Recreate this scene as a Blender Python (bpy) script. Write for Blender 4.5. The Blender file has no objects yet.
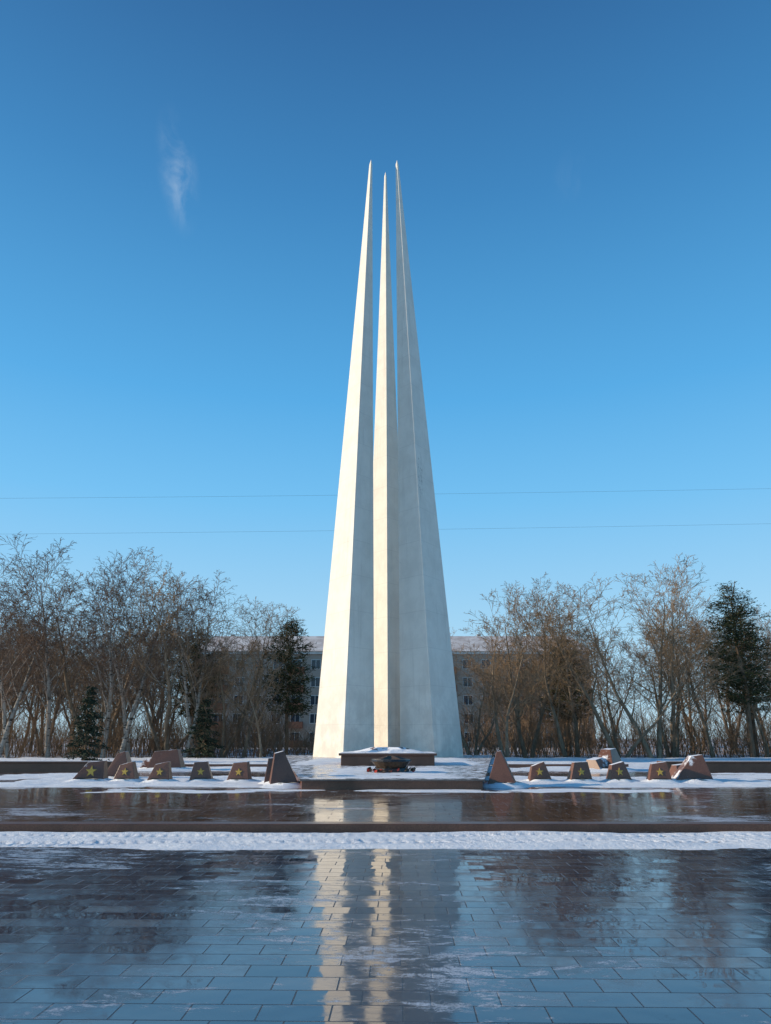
import bpy, bmesh, math, random
from mathutils import Vector, noise, Matrix
R = math.radians
random.seed(7)
scene = bpy.context.scene
scene.view_settings.view_transform = 'Standard'
scene.view_settings.look = 'None'
scene.view_settings.exposure = 0

# ------------------------------------------------------------ node helpers
class NT:
    def __init__(s, tree):
        s.t = tree
    def n(s, typ, **kw):
        nd = s.t.nodes.new(typ)
        for k, v in kw.items():
            setattr(nd, k, v)
        return nd
    def put(s, sock, v):
        if isinstance(v, bpy.types.NodeSocket):
            s.t.links.new(v, sock)
        elif v is not None:
            sock.default_value = v
    def m(s, op, a, b=None, c=None, clamp=False):
        nd = s.n('ShaderNodeMath', operation=op, use_clamp=clamp)
        s.put(nd.inputs[0], a); s.put(nd.inputs[1], b)
        if c is not None: s.put(nd.inputs[2], c)
        return nd.outputs[0]
    def v(s, op, a, b=None, scale=None):
        nd = s.n('ShaderNodeVectorMath', operation=op)
        s.put(nd.inputs[0], a)
        if b is not None: s.put(nd.inputs[1], b)
        if scale is not None: s.put(nd.inputs['Scale'], scale)
        return nd.outputs['Value'] if op in ('LENGTH', 'DOT_PRODUCT', 'DISTANCE') else nd.outputs[0]
    def mix(s, f, a, b):
        nd = s.n('ShaderNodeMix', data_type='RGBA')
        s.put(nd.inputs[0], f)
        s.put(nd.inputs[6], a if isinstance(a, bpy.types.NodeSocket) else (*a, 1))
        s.put(nd.inputs[7], b if isinstance(b, bpy.types.NodeSocket) else (*b, 1))
        return nd.outputs[2]
    def noise(s, vec, scale, detail=4, rough=.55, dist=0):
        nd = s.n('ShaderNodeTexNoise')
        s.put(nd.inputs['Vector'], vec)
        nd.inputs['Scale'].default_value = scale
        nd.inputs['Detail'].default_value = detail
        nd.inputs['Roughness'].default_value = rough
        nd.inputs['Distortion'].default_value = dist
        return nd.outputs[0]
    def ramp(s, f, lo, hi, a=0., b=1.):
        nd = s.n('ShaderNodeMapRange', interpolation_type='SMOOTHSTEP')
        s.put(nd.inputs[0], f)
        nd.inputs[1].default_value = lo; nd.inputs[2].default_value = hi
        nd.inputs[3].default_value = a; nd.inputs[4].default_value = b
        return nd.outputs[0]
    def scl(s, vec, sc):
        nd = s.n('ShaderNodeMapping')
        s.put(nd.inputs[0], vec)
        nd.inputs['Scale'].default_value = sc
        return nd.outputs[0]

def mat(name):
    m = bpy.data.materials.new(name); m.use_nodes = True
    t = NT(m.node_tree)
    b = m.node_tree.nodes['Principled BSDF']
    co = t.n('ShaderNodeTexCoord').outputs['Object']
    return m, t, b, co

def bump(t, h, strength, dist, normal=None):
    nd = t.n('ShaderNodeBump')
    nd.inputs['Strength'].default_value = strength
    nd.inputs['Distance'].default_value = dist
    t.put(nd.inputs['Height'], h)
    if normal: t.put(nd.inputs['Normal'], normal)
    return nd.outputs[0]

def simple(name, c1, c2, scale=3., rough=.8, bs=.3, bd=.02, spec=.3):
    m, t, b, co = mat(name)
    f = t.ramp(t.noise(co, scale, 6, .6), .3, .7)
    t.put(b.inputs['Base Color'], t.mix(f, c1, c2))
    b.inputs['Roughness'].default_value = rough
    b.inputs['Specular IOR Level'].default_value = spec
    t.put(b.inputs['Normal'], bump(t, t.noise(co, scale*6, 3), bs, bd))
    return m

# paving
def paving(name, w, h, ca, cb, cc, frost_amt, tilt, wet_lo, wet_hi, rot=0.0, ior=1.9):
    m, t, b, co0 = mat(name)
    mp = t.n('ShaderNodeMapping'); t.put(mp.inputs[0], co0)
    mp.inputs['Rotation'].default_value = (0, 0, rot)
    co = mp.outputs[0]
    sep = t.n('ShaderNodeSeparateXYZ'); t.put(sep.inputs[0], co)
    x, y = sep.outputs[0], sep.outputs[1]
    ys = t.m('DIVIDE', y, h); row = t.m('FLOOR', ys)
    rn = t.n('ShaderNodeTexWhiteNoise', noise_dimensions='1D'); t.put(rn.inputs['W'], row)
    off = t.m('ADD', t.m('MULTIPLY', row, .5), t.m('MULTIPLY', rn.outputs['Value'], .12))
    xs = t.m('ADD', t.m('DIVIDE', x, w), off); col = t.m('FLOOR', xs)
    fx = t.m('FRACT', xs); fy = t.m('FRACT', ys)
    dx = t.m('MULTIPLY', t.m('MINIMUM', fx, t.m('SUBTRACT', 1., fx)), w)
    dy = t.m('MULTIPLY', t.m('MINIMUM', fy, t.m('SUBTRACT', 1., fy)), h)
    joint = t.ramp(t.m('MINIMUM', dx, dy), .0015, .006, 1., 0.)
    cmb = t.n('ShaderNodeCombineXYZ'); t.put(cmb.inputs[0], col); t.put(cmb.inputs[1], row)
    wn = t.n('ShaderNodeTexWhiteNoise', noise_dimensions='3D'); t.put(wn.inputs['Vector'], cmb.outputs[0])
    r = wn.outputs['Value']; rc = wn.outputs['Color']
    big = t.noise(co, .4, 4, .6)
    grain = t.noise(co, 60, 2, .7)
    c = t.mix(r, ca, cb)
    c = t.mix(t.ramp(r, .86, .9, 0, .8), c, cc)
    c = t.mix(t.m('MULTIPLY', grain, .5), c, (.02, .02, .022))
    c = t.mix(t.m('MULTIPLY', joint, .85), c, (.02, .02, .025))
    # frost / thin wind-blown snow
    zone = t.noise(co, .22, 2, .5, .4)
    st = t.noise(t.scl(co, (.4, 1.2, 1)), 1.5, 7, .7, 1.6)
    fine = t.noise(t.scl(co, (.7, 1.4, 1)), 11, 5, .75, .8)
    q = t.m('ADD', t.m('ADD', t.m('MULTIPLY', zone, .45), t.m('MULTIPLY', st, .4)), t.m('MULTIPLY', fine, .28))
    fm = t.ramp(q, .615 - frost_amt, .69 - frost_amt)
    fm = t.m('MULTIPLY', fm, t.ramp(grain, .3, .62, .2, 1.))
    fm = t.m('MAXIMUM', fm, t.m('MULTIPLY', joint, t.ramp(big, .54, .62, 0, .3)))
    c = t.mix(t.m('MULTIPLY', fm, .8), c, (.60, .65, .74))
    t.put(b.inputs['Base Color'], c)
    dryf = t.ramp(q, .52, .62, 0, .10)
    wet = t.ramp(t.m('ADD', big, t.m('MULTIPLY', t.m('SUBTRACT', r, .5), .16)), .4, .7, wet_lo, wet_hi)
    ro = t.m('ADD', t.m('ADD', wet, dryf), t.m('MULTIPLY', fm, .5), clamp=True)
    ro = t.m('ADD', ro, t.m('MULTIPLY', joint, .4), clamp=True)
    t.put(b.inputs['Roughness'], ro)
    b.inputs['IOR'].default_value = ior
    wob = t.noise(co, 3.2, 1, .5)
    hh = t.m('ADD', t.m('MULTIPLY', joint, -.0025), t.m('MULTIPLY', wob, .0026))
    nb = bump(t, hh, 1., 1.)
    dv = t.v('MULTIPLY', t.v('SUBTRACT', rc, (.5, .5, .5)), (tilt, tilt*.5, 0))
    nn = t.v('NORMALIZE', t.v('ADD', nb, dv))
    t.put(b.inputs['Normal'], nn)
    return m

M_pave = paving('wet_granite_paving', .44, .28, (.028, .038, .072), (.06, .078, .125), (.11, .12, .15), .018, .034, .015, .10, R(1.2), 1.72)
M_pave2 = paving('red_granite_paving', .60, .40, (.11, .05, .03), (.19, .095, .06), (.07, .04, .03), .0, .014, .03, .12, R(0.4), 1.65)

def snowmat():
    m, t, b, co = mat('snow')
    f = t.noise(co, 1.3, 4, .6)
    c = t.mix(t.ramp(f, .35, .7), (.72, .76, .82), (.86, .87, .89))
    d = t.noise(co, 9, 6, .75)
    c = t.mix(t.ramp(d, .54, .70, 0, .55), c, (.36, .34, .34))
    t.put(b.inputs['Base Color'], c)
    b.inputs['Roughness'].default_value = .75
    t.put(b.inputs['Normal'], bump(t, t.noise(co, 14, 5, .7), .9, .04))
    return m
M_snow = snowmat()

def parkmat():
    m, t, b, co = mat('snowy_park_ground')
    f = t.noise(co, .25, 6, .65)
    f2 = t.noise(co, 3.5, 4, .7)
    k = t.ramp(t.m('ADD', t.m('MULTIPLY', f, .6), t.m('MULTIPLY', f2, .4)), .42, .56)
    t.put(b.inputs['Base Color'], t.mix(k, (.11, .075, .045), (.68, .7, .76)))
    b.inputs['Roughness'].default_value = .85
    return m
M_park = parkmat()

def granite(name, c1, c2, rough=.35, snow=False, thr=.74):
    m, t, b, co = mat(name)
    g = t.noise(co, 45, 3, .8); f = t.noise(co, 2.2, 4)
    c = t.mix(t.ramp(g, .35, .65), c1, c2)
    c = t.mix(t.ramp(f, .4, .8, 0, .5), c, tuple(v*.5 for v in c1))
    if snow:
        geo = t.n('ShaderNodeNewGeometry')
        sp = t.n('ShaderNodeSeparateXYZ'); t.put(sp.inputs[0], geo.outputs['Normal'])
        s = t.m('ADD', t.m('MULTIPLY', t.noise(geo.outputs['Position'], 2.5, 7, .65), .9), t.m('MULTIPLY', sp.outputs[2], .45))
        k = t.ramp(s, thr, thr+.12)
        c = t.mix(k, c, (.78, .80, .85))
        t.put(b.inputs['Roughness'], t.m('ADD', rough, t.m('MULTIPLY', k, .4)))
    else:
        b.inputs['Roughness'].default_value = rough
    t.put(b.inputs['Base Color'], c)
    t.put(b.inputs['Normal'], bump(t, g, .1, .01))
    return m
M_red = granite('red_brown_granite', (.10, .042, .026), (.19, .085, .05), .3)
M_redS = granite('snow_dusted_granite', (.11, .048, .03), (.21, .095, .058), .35, True, .70)
M_plat = granite('snowy_platform_stone', (.13, .10, .09), (.21, .17, .15), .14, True, .84)
M_dark = granite('black_granite', (.02, .02, .022), (.05, .045, .045), .25)
M_gold = simple('gold_paint', (.62, .42, .09), (.5, .32, .06), 20, .45)
M_bronze = simple('dark_bronze', (.05, .035, .025), (.1, .07, .045), 12, .4)
M_redfl = simple('red_flowers', (.45, .02, .02), (.6, .1, .06), 30, .7)

def stelemat():
    m, t, b, co = mat('white_concrete')
    sep = t.n('ShaderNodeSeparateXYZ'); t.put(sep.inputs[0], co)
    z = sep.outputs[2]
    f = t.noise(co, .8, 6, .65)
    streak = t.noise(t.scl(co, (2.5, 2.5, .12)), 1.4, 5, .7)
    spots = t.noise(t.scl(co, (1, 1, .6)), 5, 6, .75)
    c = t.mix(t.ramp(f, .35, .7), (.77, .735, .66), (.69, .655, .585))
    c = t.mix(t.ramp(streak, .52, .75, 0, .5), c, (.54, .51, .45))
    c = t.mix(t.ramp(spots, .64, .74, 0, .6), c, (.40, .36, .30))
    dd = t.v('LENGTH', t.v('MULTIPLY', t.v('SUBTRACT', co, (2.42, 48.9, 19.3)), (3.2, .5, .4)))
    c = t.mix(t.m('MULTIPLY', t.ramp(dd, .2, 1., .8, 0), t.ramp(spots, .50, .60)), c, (.26, .23, .2))
    low = t.ramp(z, .4, 7, .45, 0)
    c = t.mix(t.m('MULTIPLY', low, t.ramp(f, .35, .6)), c, (.48, .45, .41))
    jz = t.m('FRACT', t.m('DIVIDE', z, 2.4))
    j = t.ramp(t.m('MINIMUM', jz, t.m('SUBTRACT', 1., jz)), .004, .012, 1, 0)
    c = t.mix(t.m('MULTIPLY', j, .25), c, (.4, .38, .34))
    t.put(b.inputs['Base Color'], c)
    b.inputs['Roughness'].default_value = .75
    hgt = t.m('ADD', t.m('MULTIPLY', t.noise(co, 6, 4, .7), 1.), t.m('MULTIPLY', t.noise(co, 1., 2, .5), 2.))
    t.put(b.inputs['Normal'], bump(t, hgt, .5, .04))
    return m
M_stele = stelemat()

# ------------------------------------------------------------ mesh helpers
def link(o, parent=None):
    scene.collection.objects.link(o)
    if parent: o.parent = parent
    return o
def obj(name, verts, faces, mats, parent=None, smooth=False, fm=None):
    me = bpy.data.meshes.new(name)
    me.from_pydata(verts, [], faces); me.update()
    for mm in (mats if isinstance(mats, list) else [mats]): me.materials.append(mm)
    if fm: me.polygons.foreach_set('material_index', fm)
    if smooth: me.polygons.foreach_set('use_smooth', [True]*len(me.polygons))
    o = bpy.data.objects.new(name, me)
    return link(o, parent)
def empty(name, loc=(0, 0, 0)):
    o = bpy.data.objects.new(name, None); o.location = loc
    o.empty_display_size = .3
    return link(o)
def prism(name, bot, top, mats, parent=None, bev=0.0):
    n = len(bot)
    vs = list(bot)+list(top)
    fs = [tuple(range(n-1, -1, -1)), tuple(range(n, 2*n))]
    fs += [(i, (i+1) % n, n+(i+1) % n, n+i) for i in range(n)]
    o = obj(name, vs, fs, mats, parent)
    bm = bmesh.new(); bm.from_mesh(o.data)
    bmesh.ops.recalc_face_normals(bm, faces=bm.faces)
    if bev: bmesh.ops.bevel(bm, geom=bm.edges[:], offset=bev, segments=2, affect='EDGES', profile=.5)
    bm.to_mesh(o.data); bm.free()
    return o
def box(name, x0, x1, y0, y1, z0, z1, m, parent=None, bev=0.0):
    b = [(x0, y0, z0), (x1, y0, z0), (x1, y1, z0), (x0, y1, z0)]
    return prism(name, b, [(x, y, z1) for x, y, z in b], m, parent, bev)
def sheet(name, x0, x1, y0, y1, z, m):
    return obj(name, [(x0, y0, z), (x1, y0, z), (x1, y1, z), (x0, y1, z)], [(0, 1, 2, 3)], m)

UZ = .12
# ------------------------------------------------------------ ground
S = 1500
ground = obj('ground', [(-S, -S, -.02), (S, -S, -.02), (S, 14.6, -.02), (-S, 14.6, -.02),
                        (-S, 14.6, UZ-.02), (S, 14.6, UZ-.02), (S, S, UZ-.02), (-S, S, UZ-.02)],
             [(0, 1, 2, 3), (3, 2, 5, 4), (4, 5, 6, 7)], M_park)
sheet('paved_plaza', -60, 60, -40, 14.25, 0.0, M_pave)
box('plaza_step_kerb', -60, 60, 14.25, 14.62, -.015, UZ+.012, M_red, None, .012)
sheet('upper_paved_plaza', -60, 60, 14.62, 35.6, UZ, M_pave2)

def snow_patch(name, x0, x1, y0, y1, z, res, hgt, seed, thr=.0, fade=.6, track=False, fx=.9):
    nx = int((x1-x0)/res)+1; ny = max(3, int((y1-y0)/res)+1)
    vs = []
    for j in range(ny+1):
        for i in range(nx+1):
            x = x0+(x1-x0)*i/nx; y = y0+(y1-y0)*j/ny
            e = min(1, min(y-y0, y1-y)/fade)
            e = min(e, min(1, min(x-x0, x1-x)/fx))
            n = noise.fractal(Vector((x*.5+seed, y*1.1, seed)), 1, 2, 5)
            n2 = noise.fractal(Vector((x*3+seed, y*4, seed)), 1, 2, 3)
            h = (e-.45)*1.1 + n*.75 + n2*.16 - thr
            h = max(-.02, min(1, h)**1 * hgt if h > 0 else h*hgt)
            if track and h > .004:
                for yc, w in ((12.75, .16), (13.55, .12)):
                    yc2 = yc+.06*math.sin(x*.3)+.02*x*(1 if yc < 13 else 0)
                    if abs(y-yc2) < w:
                        h = .008+.016*math.sin(x*30+abs(y-yc2)*25)
            vs.append((x, y, z+h))
    fs = [(j*(nx+1)+i, j*(nx+1)+i+1, (j+1)*(nx+1)+i+1, (j+1)*(nx+1)+i) for j in range(ny) for i in range(nx)]
    return obj(name, vs, fs, M_snow, None, True)
snow_patch('snow_strip', -20, 20, 12.0, 14.32, 0, .045, .045, 3.1, -.08, .45, True)
snow_patch('snow_patch', -13.5, -2.9, 24.2, 31.5, UZ, .12, .09, 8.4, .02, 1.4)
snow_patch('snow_patch', 3.2, 14, 24.2, 31.5, UZ, .12, .09, 17.4, .02, 1.4)
snow_patch('snow_patch', -22, -11, 28, 35, UZ, .14, .06, 27.4, .35, 1.2)
snow_patch('snow_patch', 12, 24, 29, 35, UZ, .14, .06, 37.4, .3, 1.2)
snow_patch('snow_patch', -9, 9, 21.6, 24.6, UZ, .12, .03, 47.4, .4, 1.0)
snow_patch('snow_field', -45, 45, 36.3, 58, UZ-.02, .35, .14, 57.4, -.1, 1.0)

# ------------------------------------------------------------ platform
pl = empty('memorial_platform')
PT = .42
bot = [(-2.5, 23.5, UZ-.01), (2.9, 23.5, UZ-.01), (7.6, 56, UZ-.01), (-7.3, 56, UZ-.01)]
prism('base_slab', bot, [(x, y, PT-.06) for x, y, z in bot], M_red, pl)
b2 = [(-2.56, 23.43, PT-.057), (2.96, 23.43, PT-.057), (7.7, 56.1, PT-.057), (-7.4, 56.1, PT-.057)]
prism('top_slab', b2, [(x, y, PT) for x, y, z in b2], M_plat, pl, .01)
snow_patch('platform_snow', -2.4, 2.8, 23.7, 34, PT, .08, .035, 5.5, .22, .6).parent = pl
snow_patch('platform_snow_back', -4.6, 4.9, 35.5, 47, PT, .15, .06, 9.5, -.05, .7).parent = pl

# plinth with snowy star relief
pn = empty('memorial_plinth')
box('plinth_body', -1.98, 2.18, 34.6, 38.2, PT, PT+.42, M_red, pn, .02)
box('plinth_cap', -2.08, 2.28, 34.5, 38.3, PT+.423, PT+.53, M_redS, pn, .015)
def star_pts(cx, cy, r, r2, rot=math.pi/2):
    return [(cx+(r if k % 2 == 0 else r2)*math.cos(rot+k*math.pi/5), cy+(r if k % 2 == 0 else r2)*math.sin(rot+k*math.pi/5)) for k in range(10)]
sp = star_pts(.1, 36.4, 1.75, .8)
prism('star_relief', [(x, y, PT+.532) for x, y in sp], [(.1+(x-.1)*.45, 36.4+(y-36.4)*.45, PT+.76) for x, y in sp], M_redS, pn)
s = snow_patch('plinth_snow', -2.0, 2.2, 34.6, 38.2, PT+.53, .07, .15, 71, .12, .5); s.parent = pn

# eternal flame burner
ef = empty('eternal_flame_burner', (0.2, 27.9, PT))
def ring(n, r, z, rot=0.0): return [(r*math.cos(rot+2*math.pi*k/n), r*math.sin(rot+2*math.pi*k/n), z) for k in range(n)]
prism('octagonal_foot', ring(8, .66, 0.02, .39), ring(8, .58, .16, .39), M_dark, ef, .01)
prism('bowl', ring(16, .52, .163), ring(16, .70, .38), M_bronze, ef, .01)
prism('bowl_rim', ring(16, .74, .382), ring(16, .71, .45), M_dark, ef, .008)
st = star_pts(0, 0, .62, .26)
prism('bronze_star', [(x, y, .452) for x, y in st], [(x*.3, y*.3, .56) for x, y in st], M_bronze, ef)
vs = []; fs = []
for k in range(90):
    a = random.uniform(0, 2*math.pi); rr = .78+random.gauss(0, .05)
    c = Vector((rr*math.cos(a), rr*math.sin(a)-.05, .06+abs(random.gauss(0, .05))))
    u = Vector([random.gauss(0, 1) for _ in range(3)]).normalized()*.05
    w = u.orthogonal().normalized()*.05
    i = len(vs); vs += [c-u-w, c+u-w, c+u+w, c-u+w]; fs.append((i, i+1, i+2, i+3))
obj('flower_wreath', vs, fs, [M_redfl, M_bronze], ef, fm=[1 if random.random() < .85 else 0 for _ in fs])

# ------------------------------------------------------------ stele (three blades)
stele = empty('three_bayonet_stele')
def pylon(name, base, tip, H, tw=.13):
    tx, ty = tip
    cx = sum(p[0] for p in base)/len(base); cy = sum(p[1] for p in base)/len(base)
    sc = tw/2.2
    n = len(base); N = 20
    vs = []; fs = []
    for k in range(N+1):
        f = k/N
        for (x, y) in base:
            X = x+(tx+(x-cx)*sc-x)*f; Y = y+(ty+(y-cy)*sc-y)*f
            vs.append((X, Y, PT+.003+(H-PT)*f))
    for k in range(N):
        for i in range(n):
            fs.append((k*n+i, k*n+(i+1) % n, (k+1)*n+(i+1) % n, (k+1)*n+i))
    vs.append((tx, ty, H+.45)); a = len(vs)-1
    for i in range(n): fs.append((N*n+i, N*n+(i+1) % n, a))
    o = obj(name, vs, fs, M_stele, stele)
    bm = bmesh.new(); bm.from_mesh(o.data); bmesh.ops.recalc_face_normals(bm, faces=bm.faces); bm.to_mesh(o.data); bm.free()
HT = 46.9
pylon('left_blade', [(-2.6, 47.5), (-.72, 49.6), (-1.9, 50.7), (-4.72, 50.6)], (-1.2, 50.0), HT)
pylon('right_blade', [(3.0, 47.7), (5.1, 51.0), (2.3, 51.0), (.95, 49.9)], (.95, 50.05), HT)
pylon('rear_blade', [(.16, 50.9), (1.75, 52.6), (.1, 55), (-1.6, 52.8)], (0.0, 51.4), HT)

# ------------------------------------------------------------ memorial stones
def stone(x, y, w, h, lean, d=.5, ang=0.0, star=True, name='memorial_stone', sr=.19):
    e = empty(name, (x, y, UZ)); e.rotation_euler = (0, 0, ang)
    b = [(-w/2, -d/2, -.01), (w/2, -d/2, -.01), (w/2, d/2, -.01), (-w/2, d/2, -.01)]
    tl, tr = lean
    hl = h*random.uniform(.78, 1.0)
    t = [(tl*w, -d*.18, hl), (tr*w, -d*.18, h), (tr*w, d*.3, h*1.0), (tl*w, d*.3, hl)]
    prism('stone_body', b, t, M_redS, e, .012)
    if star:
        cx = (tl+tr)*w*.25; cz = h*.52
        slope = (d*.32)/h
        pts = star_pts(cx, cz, h*sr, h*sr*.4)
        f = [(px, -d/2+slope*pz-.018, pz) for px, pz in pts]
        g = [(px, -d/2+slope*pz+.01, pz) for px, pz in pts]
        prism('gold_star', g, f, M_gold, e)
        a = [(-w*.28, h*.12), (w*.28, h*.12), (w*.27, h*.24), (-w*.27, h*.24)]
        prism('name_plate', [(p, -d/2+slope*q+.008, q) for p, q in a], [(p, -d/2+slope*q-.012, q) for p, q in a], M_bronze, e)
    vs = []; fs = []
    n = 18
    vs.append((.1, 0, .17))
    for rr, zz in ((.5, .13), (.8, .06), (1., -.01)):
        for k in range(n):
            a = 2*math.pi*k/n; q = 1+.3*noise.noise(Vector((x+math.cos(a)*2, y+math.sin(a)*2, rr)))
            vs.append((w*.95*rr*q*math.cos(a)+.05, d*1.3*rr*q*math.sin(a), zz))
    for k in range(n): fs.append((0, 1+k, 1+(k+1) % n))
    for L in range(2):
        for k in range(n): fs.append((1+L*n+k, 1+L*n+(k+1) % n, 1+(L+1)*n+(k+1) % n, 1+(L+1)*n+k))
    obj('snow_drift', vs, fs, M_snow, e, True)
for x, l in ((-8.95, (-.28, .26)), (-7.75, (-.18, .36)), (-6.35, (-.34, .20)), (-5.0, (-.26, .34))):
    stone(x, 27.0+random.uniform(-.15, .15), .82, .70, l, ang=random.uniform(-.12, .12))
stone(-3.75, 26.2, .62, .85, (-.30, .30), .7, .15, False)
for x, l in ((5.3, (-.32, .2)), (6.65, (-.2, .38)), (8.05, (-.3, .24)), (9.35, (-.24, .36))):
    stone(x, 27.0+random.uniform(-.15, .15), .82, .70, l, ang=random.uniform(-.12, .12))
stone(-3.25, 25.2, .95, 1.08, (-.36, -.06), .9, .2, False, 'memorial_wedge')
stone(3.75, 25.2, .95, 1.08, (-.14, .0), .9, -.2, False, 'memorial_wedge')
stone(-10.3, 27.3, 1.15, .72, (-.05, .42), .8, .1, True, 'star_marker_stone', .27)
stone(-9.9, 29.2, 1.1, 1.0, (-.1, .15), .8, .0, False, 'memorial_wedge')
stone(10.6, 27.3, 1.35, .92, (.05, .34), .9, -.1, False, 'memorial_wedge')
stone(10.9, 28.6, 1.1, .6, (-.3, .3), .8, .1, False)
stone(-10.5, 37.5, 1.7, .95, (-.35, .3), 1., 0, False, 'memorial_wedge')
stone(-11.3, 37.9, 1.0, .6, (-.4, .3), 1., 0, False)
stone(10.6, 37.0, 1.5, 1.0, (-.1, .35), 1., .9, False, 'memorial_wedge')
stone(9.9, 36.6, 1.0, .6, (-.4, .3), 1., .8, False)

# parapet walls
for nm, x0, x1, y in (('parapet_wall', -60, -12.4, 35.6), ('parapet_wall', 12.6, 60, 35.6)):
    e = empty(nm, (0, 0, 0))
    box('wall_body', x0, x1, y, y+.5, UZ-.01, UZ+.38, M_red, e, .01)
    box('wall_coping', x0-.04, x1+.04, y-.05, y+.55, UZ+.383, UZ+.46, M_redS, e, .01)
for x0, x1 in ((-12.0, -4.6), (4.8, 12.2)):
    box('low_border_kerb', x0, x1, 39.2, 39.6, UZ-.01, UZ+.22, M_redS, None, .01)

# ------------------------------------------------------------ apartment building
def wallmat():
    m, t, b, co = mat('pale_brick_wall')
    f = t.noise(co, .5, 5, .6)
    c = t.mix(f, (.38, .33, .28), (.28, .23, .19))
    t.put(b.inputs['Base Color'], c); b.inputs['Roughness'].default_value = .85
    return m
M_wall = wallmat()
M_frame = simple('window_frame_paint', (.6, .6, .58), (.5, .5, .48), 2, .5)
M_roof = simple('snowy_roof', (.72, .68, .66), (.46, .39, .36), .6, .7)
M_glass, t_, b_, co_ = mat('window_glass')
b_.inputs['Base Color'].default_value = (.03, .045, .06, 1); b_.inputs['Roughness'].default_value = .08
M_brickr = simple('red_brick', (.28, .12, .07), (.2, .09, .06), 2, .85)
bd = empty('apartment_building')
BX0, BX1, BY = -32, 34, 125
H5 = 15.4
box('building_walls', BX0, BX1, BY, BY+13, 0, H5, M_wall, bd)
prism('roof', [(BX0-.5, BY-.6, H5+.003), (BX1+.5, BY-.6, H5+.003), (BX1+.5, BY+13.6, H5+.003), (BX0-.5, BY+13.6, H5+.003)],
      [(BX0+2, BY+5, H5+3.2), (BX1-2, BY+5, H5+3.2), (BX1-2, BY+8, H5+3.2), (BX0+2, BY+8, H5+3.2)], M_roof, bd)
box('cornice', BX0-.3, BX1+.3, BY-.35, BY-.003, H5-.45, H5-.003, M_frame, bd)
vs = []; fs = []; fm = []
def addbox(x0, x1, y0, y1, z0, z1, mi):
    i = len(vs)
    vs.extend([(x0, y0, z0), (x1, y0, z0), (x1, y1, z0), (x0, y1, z0), (x0, y0, z1), (x1, y0, z1), (x1, y1, z1), (x0, y1, z1)])
    for f in ((3, 2, 1, 0), (4, 5, 6, 7), (0, 1, 5, 4), (1, 2, 6, 5), (2, 3, 7, 6), (3, 0, 4, 7)):
        fs.append(tuple(i+q for q in f)); fm.append(mi)
nb = 21
for fl in range(5):
    z = .9+fl*2.9
    for k in range(nb):
        x = BX0+1.6+k*(BX1-BX0-3.2)/(nb-1)
        addbox(x-.8, x+.8, BY-.05, BY-.004, z, z+1.6, 0)
        addbox(x-.7, x-.05, BY-.08, BY-.052, z+.1, z+1.5, 1)
        addbox(x+.05, x+.7, BY-.08, BY-.052, z+.1, z+1.5, 1)
        if k % 4 == 1:
            addbox(x-1.3, x+1.3, BY-1.1, BY-.09, z-.75, z+.3, 2)
obj('windows_and_balconies', vs, fs, [M_frame, M_glass, M_brickr], bd, fm=fm)
vs = []; fs = []; fm = []
for k in range(7):
    x = BX0+5+k*8.7
    addbox(x-.3, x+.3, BY+6.2, BY+6.8, H5+3.0, H5+3.7, 0)
obj('chimneys', vs, fs, [M_wall], bd, fm=fm)

# ------------------------------------------------------------ trees
def barkmat(name, trunk, twig, birch=False):
    m, t, b, co = mat(name)
    at = t.n('ShaderNodeAttribute', attribute_name='lvl')
    info = t.n('ShaderNodeObjectInfo')
    c = t.mix(t.ramp(t.noise(t.scl(co, (1, 1, .35)), 5, 2, .7), .35, .65), trunk, tuple(v*.6 for v in trunk))
    if birch:
        c = t.mix(t.ramp(t.noise(t.scl(co, (1, 1, 3)), 3, 2, .7), .56, .62), c, (.05, .045, .04))
    c = t.mix(at.outputs['Fac'], c, twig)
    c = t.mix(t.m('MULTIPLY', info.outputs['Random'], .4), c, tuple(v*.55 for v in twig))
    t.put(b.inputs['Base Color'], c); b.inputs['Roughness'].default_value = .85
    b.inputs['Specular IOR Level'].default_value = .1
    return m
M_birch = barkmat('birch_bark', (.46, .41, .35), (.19, .125, .09), True)
M_bark = barkmat('grey_bark', (.34, .265, .19), (.30, .21, .13))
M_bush = barkmat('shrub_bark', (.22, .15, .10), (.24, .16, .10))
M_far = barkmat('far_bark', (.25, .20, .155), (.24, .175, .125))

def perp(d):
    a = d.orthogonal().normalized(); return a, d.cross(a)
class TB:
    def __init__(s): s.v = []; s.f = []; s.l = []
    def tube(s, pts, rads, lv, sides):
        base = len(s.v)
        for i, p in enumerate(pts):
            d = (pts[min(i+1, len(pts)-1)]-pts[max(i-1, 0)]).normalized()
            a, b = perp(d)
            for k in range(sides):
                th = 2*math.pi*k/sides
                s.v.append(p+(a*math.cos(th)+b*math.sin(th))*rads[i]); s.l.append(lv)
        for i in range(len(pts)-1):
            for k in range(sides):
                s.f.append((base+i*sides+k, base+i*sides+(k+1) % sides, base+(i+1)*sides+(k+1) % sides, base+(i+1)*sides+k))
    def mesh(s, name, m):
        me = bpy.data.meshes.new(name)
        me.from_pydata([tuple(v) for v in s.v], [], s.f); me.update()
        me.materials.append(m)
        a = me.attributes.new('lvl', 'FLOAT', 'POINT'); a.data.foreach_set('value', s.l)
        me.polygons.foreach_set('use_smooth', [True]*len(me.polygons))
        return me
LV = [0, .3, .7, 1, 1]
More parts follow.
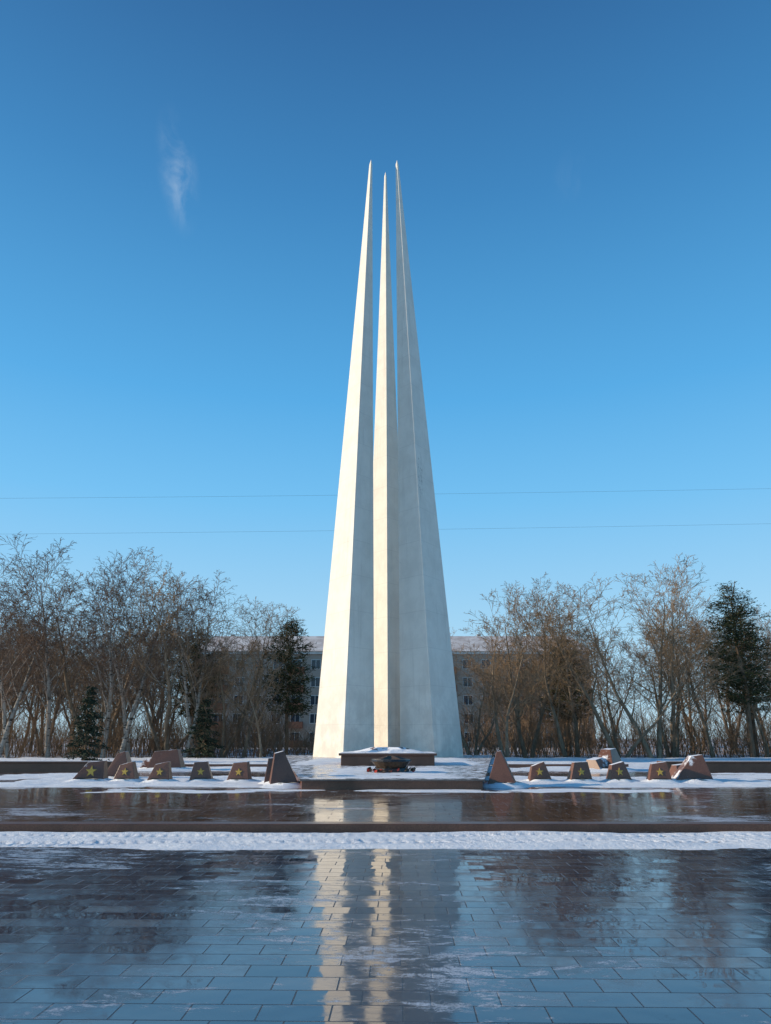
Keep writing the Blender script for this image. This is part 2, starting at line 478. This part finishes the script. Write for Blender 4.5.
def grow(tb, rnd, p, d, L, r, lv, maxlv, cnt, droop, spread, wig, rmin=.0085):
    ns = (9, 6, 4, 3, 2)[lv]
    pts = [p.copy()]; rads = [r]; dirs = [d.copy()]
    for i in range(ns):
        j = Vector((rnd.gauss(0, 1), rnd.gauss(0, 1), rnd.gauss(0, .6)))*wig[lv]
        up = Vector((0, 0, (.09 if lv in (1, 2) else 0)-droop*(lv/3.)*(i/ns if lv > 1 else .0)))
        d = (d+j+up).normalized()
        p = p+d*(L/ns); pts.append(p.copy()); dirs.append(d.copy())
        rads.append(max(rmin*.75, r*(1-(i+1)/ns*(.93 if lv < 3 else .6))))
    tb.tube(pts, rads, LV[lv], (7, 5, 3, 3, 3)[lv])
    if lv >= maxlv: return
    n = cnt[lv]
    t0 = (.24, .18, .12, .1)[lv]
    for k in range(n):
        t = t0+(1-t0)*((k+rnd.random()*.9)/n)
        t = min(t, .985)
        fi = t*ns; i = int(fi); q = pts[i].lerp(pts[i+1], fi-i); dd = dirs[i+1]
        a, b = perp(dd); th = k*2.4+rnd.uniform(-.6, .6)
        sd = a*math.cos(th)+b*math.sin(th)
        sp_ = spread[lv]*rnd.uniform(.75, 1.25)*(1-.25*t)
        nd = (dd*math.cos(sp_)+sd*math.sin(sp_)).normalized()
        cl = L*(.54, .54, .52, .55)[lv]*(1.12-.66*t)*rnd.uniform(.7, 1.25)
        if lv == 0 and t < .32: cl *= .7
        cr = max(rmin, rads[i]*(.42, .48, .45, .55)[lv])
        grow(tb, rnd, q, nd, cl, cr, lv+1, maxlv, cnt, droop, spread, wig, rmin)

birch_meshes = []; bare_meshes = []; far_meshes = []
for sdd in range(4):
    rnd = random.Random(100+sdd); tb = TB()
    stems = 1 if sdd % 2 == 0 else 2
    for s_ in range(stems):
        d0 = Vector((rnd.uniform(-.15, .15), rnd.uniform(-.1, .1), 1)).normalized()
        grow(tb, rnd, Vector((s_*.5, 0, -.1)), d0, 10., .13, 0, 4, (18, 8, 6, 3) if stems == 1 else (12, 7, 6, 3), .4, (.68, .75, .75, .6), (.05, .09, .13, .16, .2), .0095)
    birch_meshes.append(tb.mesh('birch_mesh', M_birch))
for sdd in range(5):
    rnd = random.Random(300+sdd); tb = TB()
    stems = (1, 3, 2, 3, 1)[sdd]
    for s_ in range(stems):
        a = 2*math.pi*s_/stems+rnd.random()
        lean = .0 if stems == 1 else rnd.uniform(.18, .42)
        d0 = Vector((math.cos(a)*lean, math.sin(a)*lean, 1)).normalized()
        q = 1. if s_ == 0 else rnd.uniform(.7, .95)
        grow(tb, rnd, Vector((.2*math.cos(a), .2*math.sin(a), -.1)), d0, 10.*q, .14*q, 0, 4, (17, 8, 6, 3) if stems == 1 else (10, 7, 6, 3), .05, (.85, .8, .75, .7), (.08, .11, .14, .16, .2), .0095)
    bare_meshes.append(tb.mesh('bare_tree_mesh', M_bark))
for sdd in range(4):
    rnd = random.Random(500+sdd); tb = TB()
    for s_ in range(2):
        d0 = Vector((rnd.uniform(-.3, .3), rnd.uniform(-.2, .2), 1)).normalized()
        grow(tb, rnd, Vector((s_*.6, 0, -.1)), d0, 10., .14, 0, 3, (15, 8, 8), .1, (.7, .8, .8), (.06, .1, .14, .18), .012)
    far_meshes.append(tb.mesh('far_tree_mesh', M_far))
for me in birch_meshes+bare_meshes+far_meshes:
    me['zh'] = max(v.co.z for v in me.vertices)
def place(me, name, x, y, h, rz=None, wx=1.25):
    o = bpy.data.objects.new(name, me)
    s = h/me['zh']
    o.location = (x, y, UZ-.03); o.scale = (s*wx, s*wx, s)
    o.rotation_euler = (0, 0, random.uniform(0, 6.28) if rz is None else rz)
    link(o)
front = [(-31.0, 61, 14.2, 'b'), (-28.6, 59, 15.2, 'b'), (-26.0, 60, 17.2, 'b'), (-23.8, 63, 15.6, 't'), (-21.8, 60, 16.2, 'b'), (-19.4, 59, 15.6, 'b'), (-17.4, 62, 15.8, 't'),
         (-15.2, 59, 14.8, 'b'), (-12.9, 60, 13.4, 't'), (-10.9, 61, 12.2, 't'), (-9.2, 58, 8.4, 't'),
         (6.9, 61, 11.4, 't'), (9.1, 58, 11.4, 't'), (11.2, 61, 13.0, 't'), (13.4, 59, 13.2, 't'), (15.6, 62, 14.2, 't'), (17.8, 59, 14.6, 't'),
         (20.2, 58, 15.2, 't'), (22.6, 61, 14.6, 't'), (25.0, 60, 12.8, 't'), (29.6, 60, 11.6, 't'), (32, 62, 12.4, 'b')]
for i, (x, y, h, k) in enumerate(front):
    if k == 'b': place(birch_meshes[i % 4], 'birch_tree', x, y, h)
    else: place(bare_meshes[i % 5], 'bare_tree', x, y, h)
mass = empty('distant_tree_mass')
rnd = random.Random(55)
for i in range(72):
    y = rnd.uniform(66, 105); x = rnd.uniform(-.62, .62)*y
    if -.215*y < x < .16*y: continue
    me = rnd.choice(far_meshes)
    edge = min(1., max(0., (abs(x)/y-.14)/.16))
    hmax = (1.5+y*math.tan(R(7.4+2.8*edge)))
    h = min(hmax*rnd.uniform(.65, 1.0), 18)
    o = bpy.data.objects.new('far_tree', me); s = h/me['zh']
    o.scale = (s*1.2, s*1.2, s); o.location = (x, y, UZ-.03); o.rotation_euler = (0, 0, rnd.random()*6.28)
    link(o, mass)
# shrubs
tb = TB(); rnd = random.Random(9)
for i in range(3600):
    y = rnd.uniform(58, 84); x = rnd.uniform(-.62, .62)*y
    gap = -.125*y < x < .10*y
    hh = rnd.uniform(1.2, 4.8)*(1+.6*noise.noise(Vector((x*.25, y*.2, 0))))*(.5 if gap else 1)
    p = Vector((x, y, .05)); d = Vector((rnd.gauss(0, .22), rnd.gauss(0, .22), 1)).normalized()
    pts = [p]
    for k in range(3):
        d = (d+Vector((rnd.gauss(0, .12), rnd.gauss(0, .12), 0))).normalized(); pts.append(pts[-1]+d*hh/3)
    tb.tube(pts, [.026, .02, .014, .007], .6, 3)
    for k in range(7):
        t = rnd.uniform(.2, 1)*2.9; q = pts[int(t)].lerp(pts[int(t)+1], t-int(t))
        dd = Vector((rnd.gauss(0, .6), rnd.gauss(0, .6), .8)).normalized()
        q2 = q+dd*hh*.2; q3 = q2+(dd+Vector((rnd.gauss(0, .4), rnd.gauss(0, .4), 0))).normalized()*hh*.15
        tb.tube([q, q2, q3], [.012, .01, .006], 1, 3)
me = tb.mesh('shrub_thicket', M_bush)
link(bpy.data.objects.new('shrub_thicket', me))

# conifers
def needlemat(name, c1, c2):
    m, t, b, co = mat(name)
    f = t.noise(co, 1.6, 2, .6)
    t.put(b.inputs['Base Color'], t.mix(t.ramp(f, .35, .65), c1, c2)); b.inputs['Roughness'].default_value = .8
    b.inputs['Specular IOR Level'].default_value = .2
    return m
M_needle = needlemat('pine_needles', (.025, .036, .014), (.065, .07, .026))
M_spruce = needlemat('spruce_needles', (.018, .03, .02), (.035, .05, .03))
def conifer(name, x, y, h, w, m, seed, pine=False):
    rnd = random.Random(seed)
    e = empty(name, (x, y, UZ-.03))
    tb = TB()
    tb.tube([Vector((rnd.gauss(0, .04)*k, rnd.gauss(0, .03)*k, h*k/8)) for k in range(9)], [.02*h*(1-k/8.6)*.8+.01 for k in range(9)], 0, 6)
    vs = []; fs = []
    nW = int(h*3.2) if not pine else int(h*2.8)
    for k in range(nW):
        t = (k+rnd.random()*.6)/nW
        z = h*((.06 if not pine else .28)+(.92 if not pine else .70)*t)
        rad = w/2*((1-t)**.8+.06) if not pine else w/2*(math.sin(min(1, (1-t)*1.25+.12)*math.pi*.62)+.05)
        for j in range(6 if not pine else 6):
            if pine and rnd.random() < .2: continue
            a = rnd.random()*6.28; L = rad*rnd.uniform(.55, 1.15)
            sl = -.25 if not pine else rnd.uniform(-.05, .5)
            p0 = Vector((0, 0, z)); dd = Vector((math.cos(a), math.sin(a), sl)).normalized(); p1 = p0+dd*L
            tb.tube([p0, p0.lerp(p1, .5), p1], [.03, .02, .008], .5, 3)
            for q in range(int(30*L/1.2)+8):
                s_ = rnd.random()**.7
                c = p0.lerp(p1, s_)+Vector((rnd.gauss(0, .12), rnd.gauss(0, .12), rnd.gauss(0, .07)))*(1 if not pine else 1.8)
                u = (dd+Vector((rnd.gauss(0, .6), rnd.gauss(0, .6), rnd.gauss(0, .45)))).normalized()*rnd.uniform(.10, .2)
                v = u.orthogonal().normalized()*rnd.uniform(.03, .06)
                i = len(vs); vs += [tuple(c-u*.5-v), tuple(c-u*.5+v), tuple(c+u)]; fs.append((i, i+1, i+2))
    tr = bpy.data.objects.new('trunk_and_limbs', tb.mesh('trunk', M_bush)); link(tr, e)
    obj('needle_foliage', vs, fs, m, e)
conifer('pine_tree', -7.9, 62, 11.2, 4.4, M_needle, 1, True)
conifer('spruce_tree', -18.2, 47, 4.8, 3.0, M_spruce, 2)
conifer('spruce_tree', -13.2, 56, 4.4, 3.4, M_spruce, 3)
conifer('pine_tree', 27.4, 58, 13.4, 5.2, M_needle, 4, True)
conifer('pine_tree', 15.6, 66, 10, 5.0, M_needle, 5, True)
conifer('pine_tree', -17, 68, 11, 5.0, M_needle, 6, True)
conifer('pine_tree', 31.5, 66, 12.5, 5.0, M_needle, 8, True)

# ------------------------------------------------------------ overhead cables
M_cable = simple('cable_black', (.06, .07, .08), (.08, .09, .1), 5, .6)
def cable(z0, z1, y, sag):
    tb = TB(); N = 40
    pts = [Vector((-75+150*k/N, y, z0+(z1-z0)*k/N-sag*4*(k/N)*(1-k/N))) for k in range(N+1)]
    tb.tube(pts, [.0075]*(N+1), 0, 4)
    link(bpy.data.objects.new('overhead_cable', tb.mesh('overhead_cable', M_cable)))
cable(22.3, 24.3, 64, .5); cable(18.9, 21.0, 64, .5)
for x, h in ((-75, 24), (75, 26)):
    e = empty('cable_mast', (x, 64, 0))
    prism('mast_pole', ring(10, .28, 0), ring(10, .12, h), M_frame, e)
    box('mast_crossarm', -.9, .9, -.08-.3, .08-.3, h-4.6, h-4.4, M_frame, e)

# ------------------------------------------------------------ world, sun
SE, AZ = 18, 1
w = bpy.data.worlds.new('World'); scene.world = w; w.use_nodes = True
t = NT(w.node_tree); bg = w.node_tree.nodes['Background']
STR = .12
sky = t.n('ShaderNodeTexSky', sky_type='NISHITA')
sky.sun_disc = False; sky.sun_elevation = R(SE); sky.sun_rotation = R(-90-AZ)
sky.altitude = 100; sky.air_density = 1.0; sky.dust_density = .1; sky.ozone_density = 2.5
gen = t.n('ShaderNodeTexCoord').outputs['Generated']
sep = t.n('ShaderNodeSeparateXYZ'); t.put(sep.inputs[0], gen)
cr = t.n('ShaderNodeValToRGB'); t.put(cr.inputs[0], sep.outputs[2])
stops = [(0.0, (.50, .77, .96)), (.12, (.42, .73, .97)), (.30, (.19, .58, .97)), (.43, (.10, .45, .87)), (.64, (.05, .26, .58)), (.80, (.028, .14, .36)), (1., (.02, .1, .27))]
el = cr.color_ramp.elements
el[0].position, el[0].color = stops[0][0], (*stops[0][1], 1)
el[1].position, el[1].color = stops[-1][0], (*stops[-1][1], 1)
for p_, c_ in stops[1:-1]:
    e_ = el.new(p_); e_.color = (*c_, 1)
grad = t.v('SCALE', cr.outputs[0], scale=1/STR)
base = t.mix(.85, sky.outputs[0], grad)
def wisp(center, scx, scz, amt, seed):
    d = t.v('SUBTRACT', gen, center)
    d = t.v('MULTIPLY', d, (scx, 1, scz))
    r = t.v('LENGTH', d)
    n = t.noise(t.scl(t.v('ADD', gen, (seed, 0, 0)), (2.0, 1, 1.2)), 16, 6, .6, .5)
    return t.m('MULTIPLY', t.m('MULTIPLY', t.ramp(r, .0, 1., 1, 0), t.ramp(n, .38, .75)), amt)
c1 = wisp((-.247, .723, .642), 38, 17, .32, 0.)
c2 = wisp((.222, .73, .645), 40, 36, .07, 3.)
cl = t.m('ADD', c1, c2)
col = t.mix(cl, base, (5.5, 6.5, 7.4))
t.put(bg.inputs['Color'], col); bg.inputs['Strength'].default_value = STR
sun = bpy.data.lights.new('sun', 'SUN'); sun.energy = 5.0; sun.angle = R(.5); sun.color = (1, .83, .61)
so = bpy.data.objects.new('sun', sun); link(so)
dirv = Vector((-math.cos(R(SE))*math.cos(R(AZ)), -math.cos(R(SE))*math.sin(R(AZ)), math.sin(R(SE))))
so.rotation_euler = dirv.to_track_quat('Z', 'Y').to_euler()
so.location = (-60, -20, 40)

# ------------------------------------------------------------ camera
cam = bpy.data.cameras.new('camera'); co = bpy.data.objects.new('camera', cam); link(co)
co.location = (0, 0, 1.6); co.rotation_euler = (R(90+16.98), 0, 0)
cam.sensor_fit = 'VERTICAL'; cam.sensor_height = 36; cam.lens = 26.0
cam.clip_start = .1; cam.clip_end = 4000
scene.camera = co
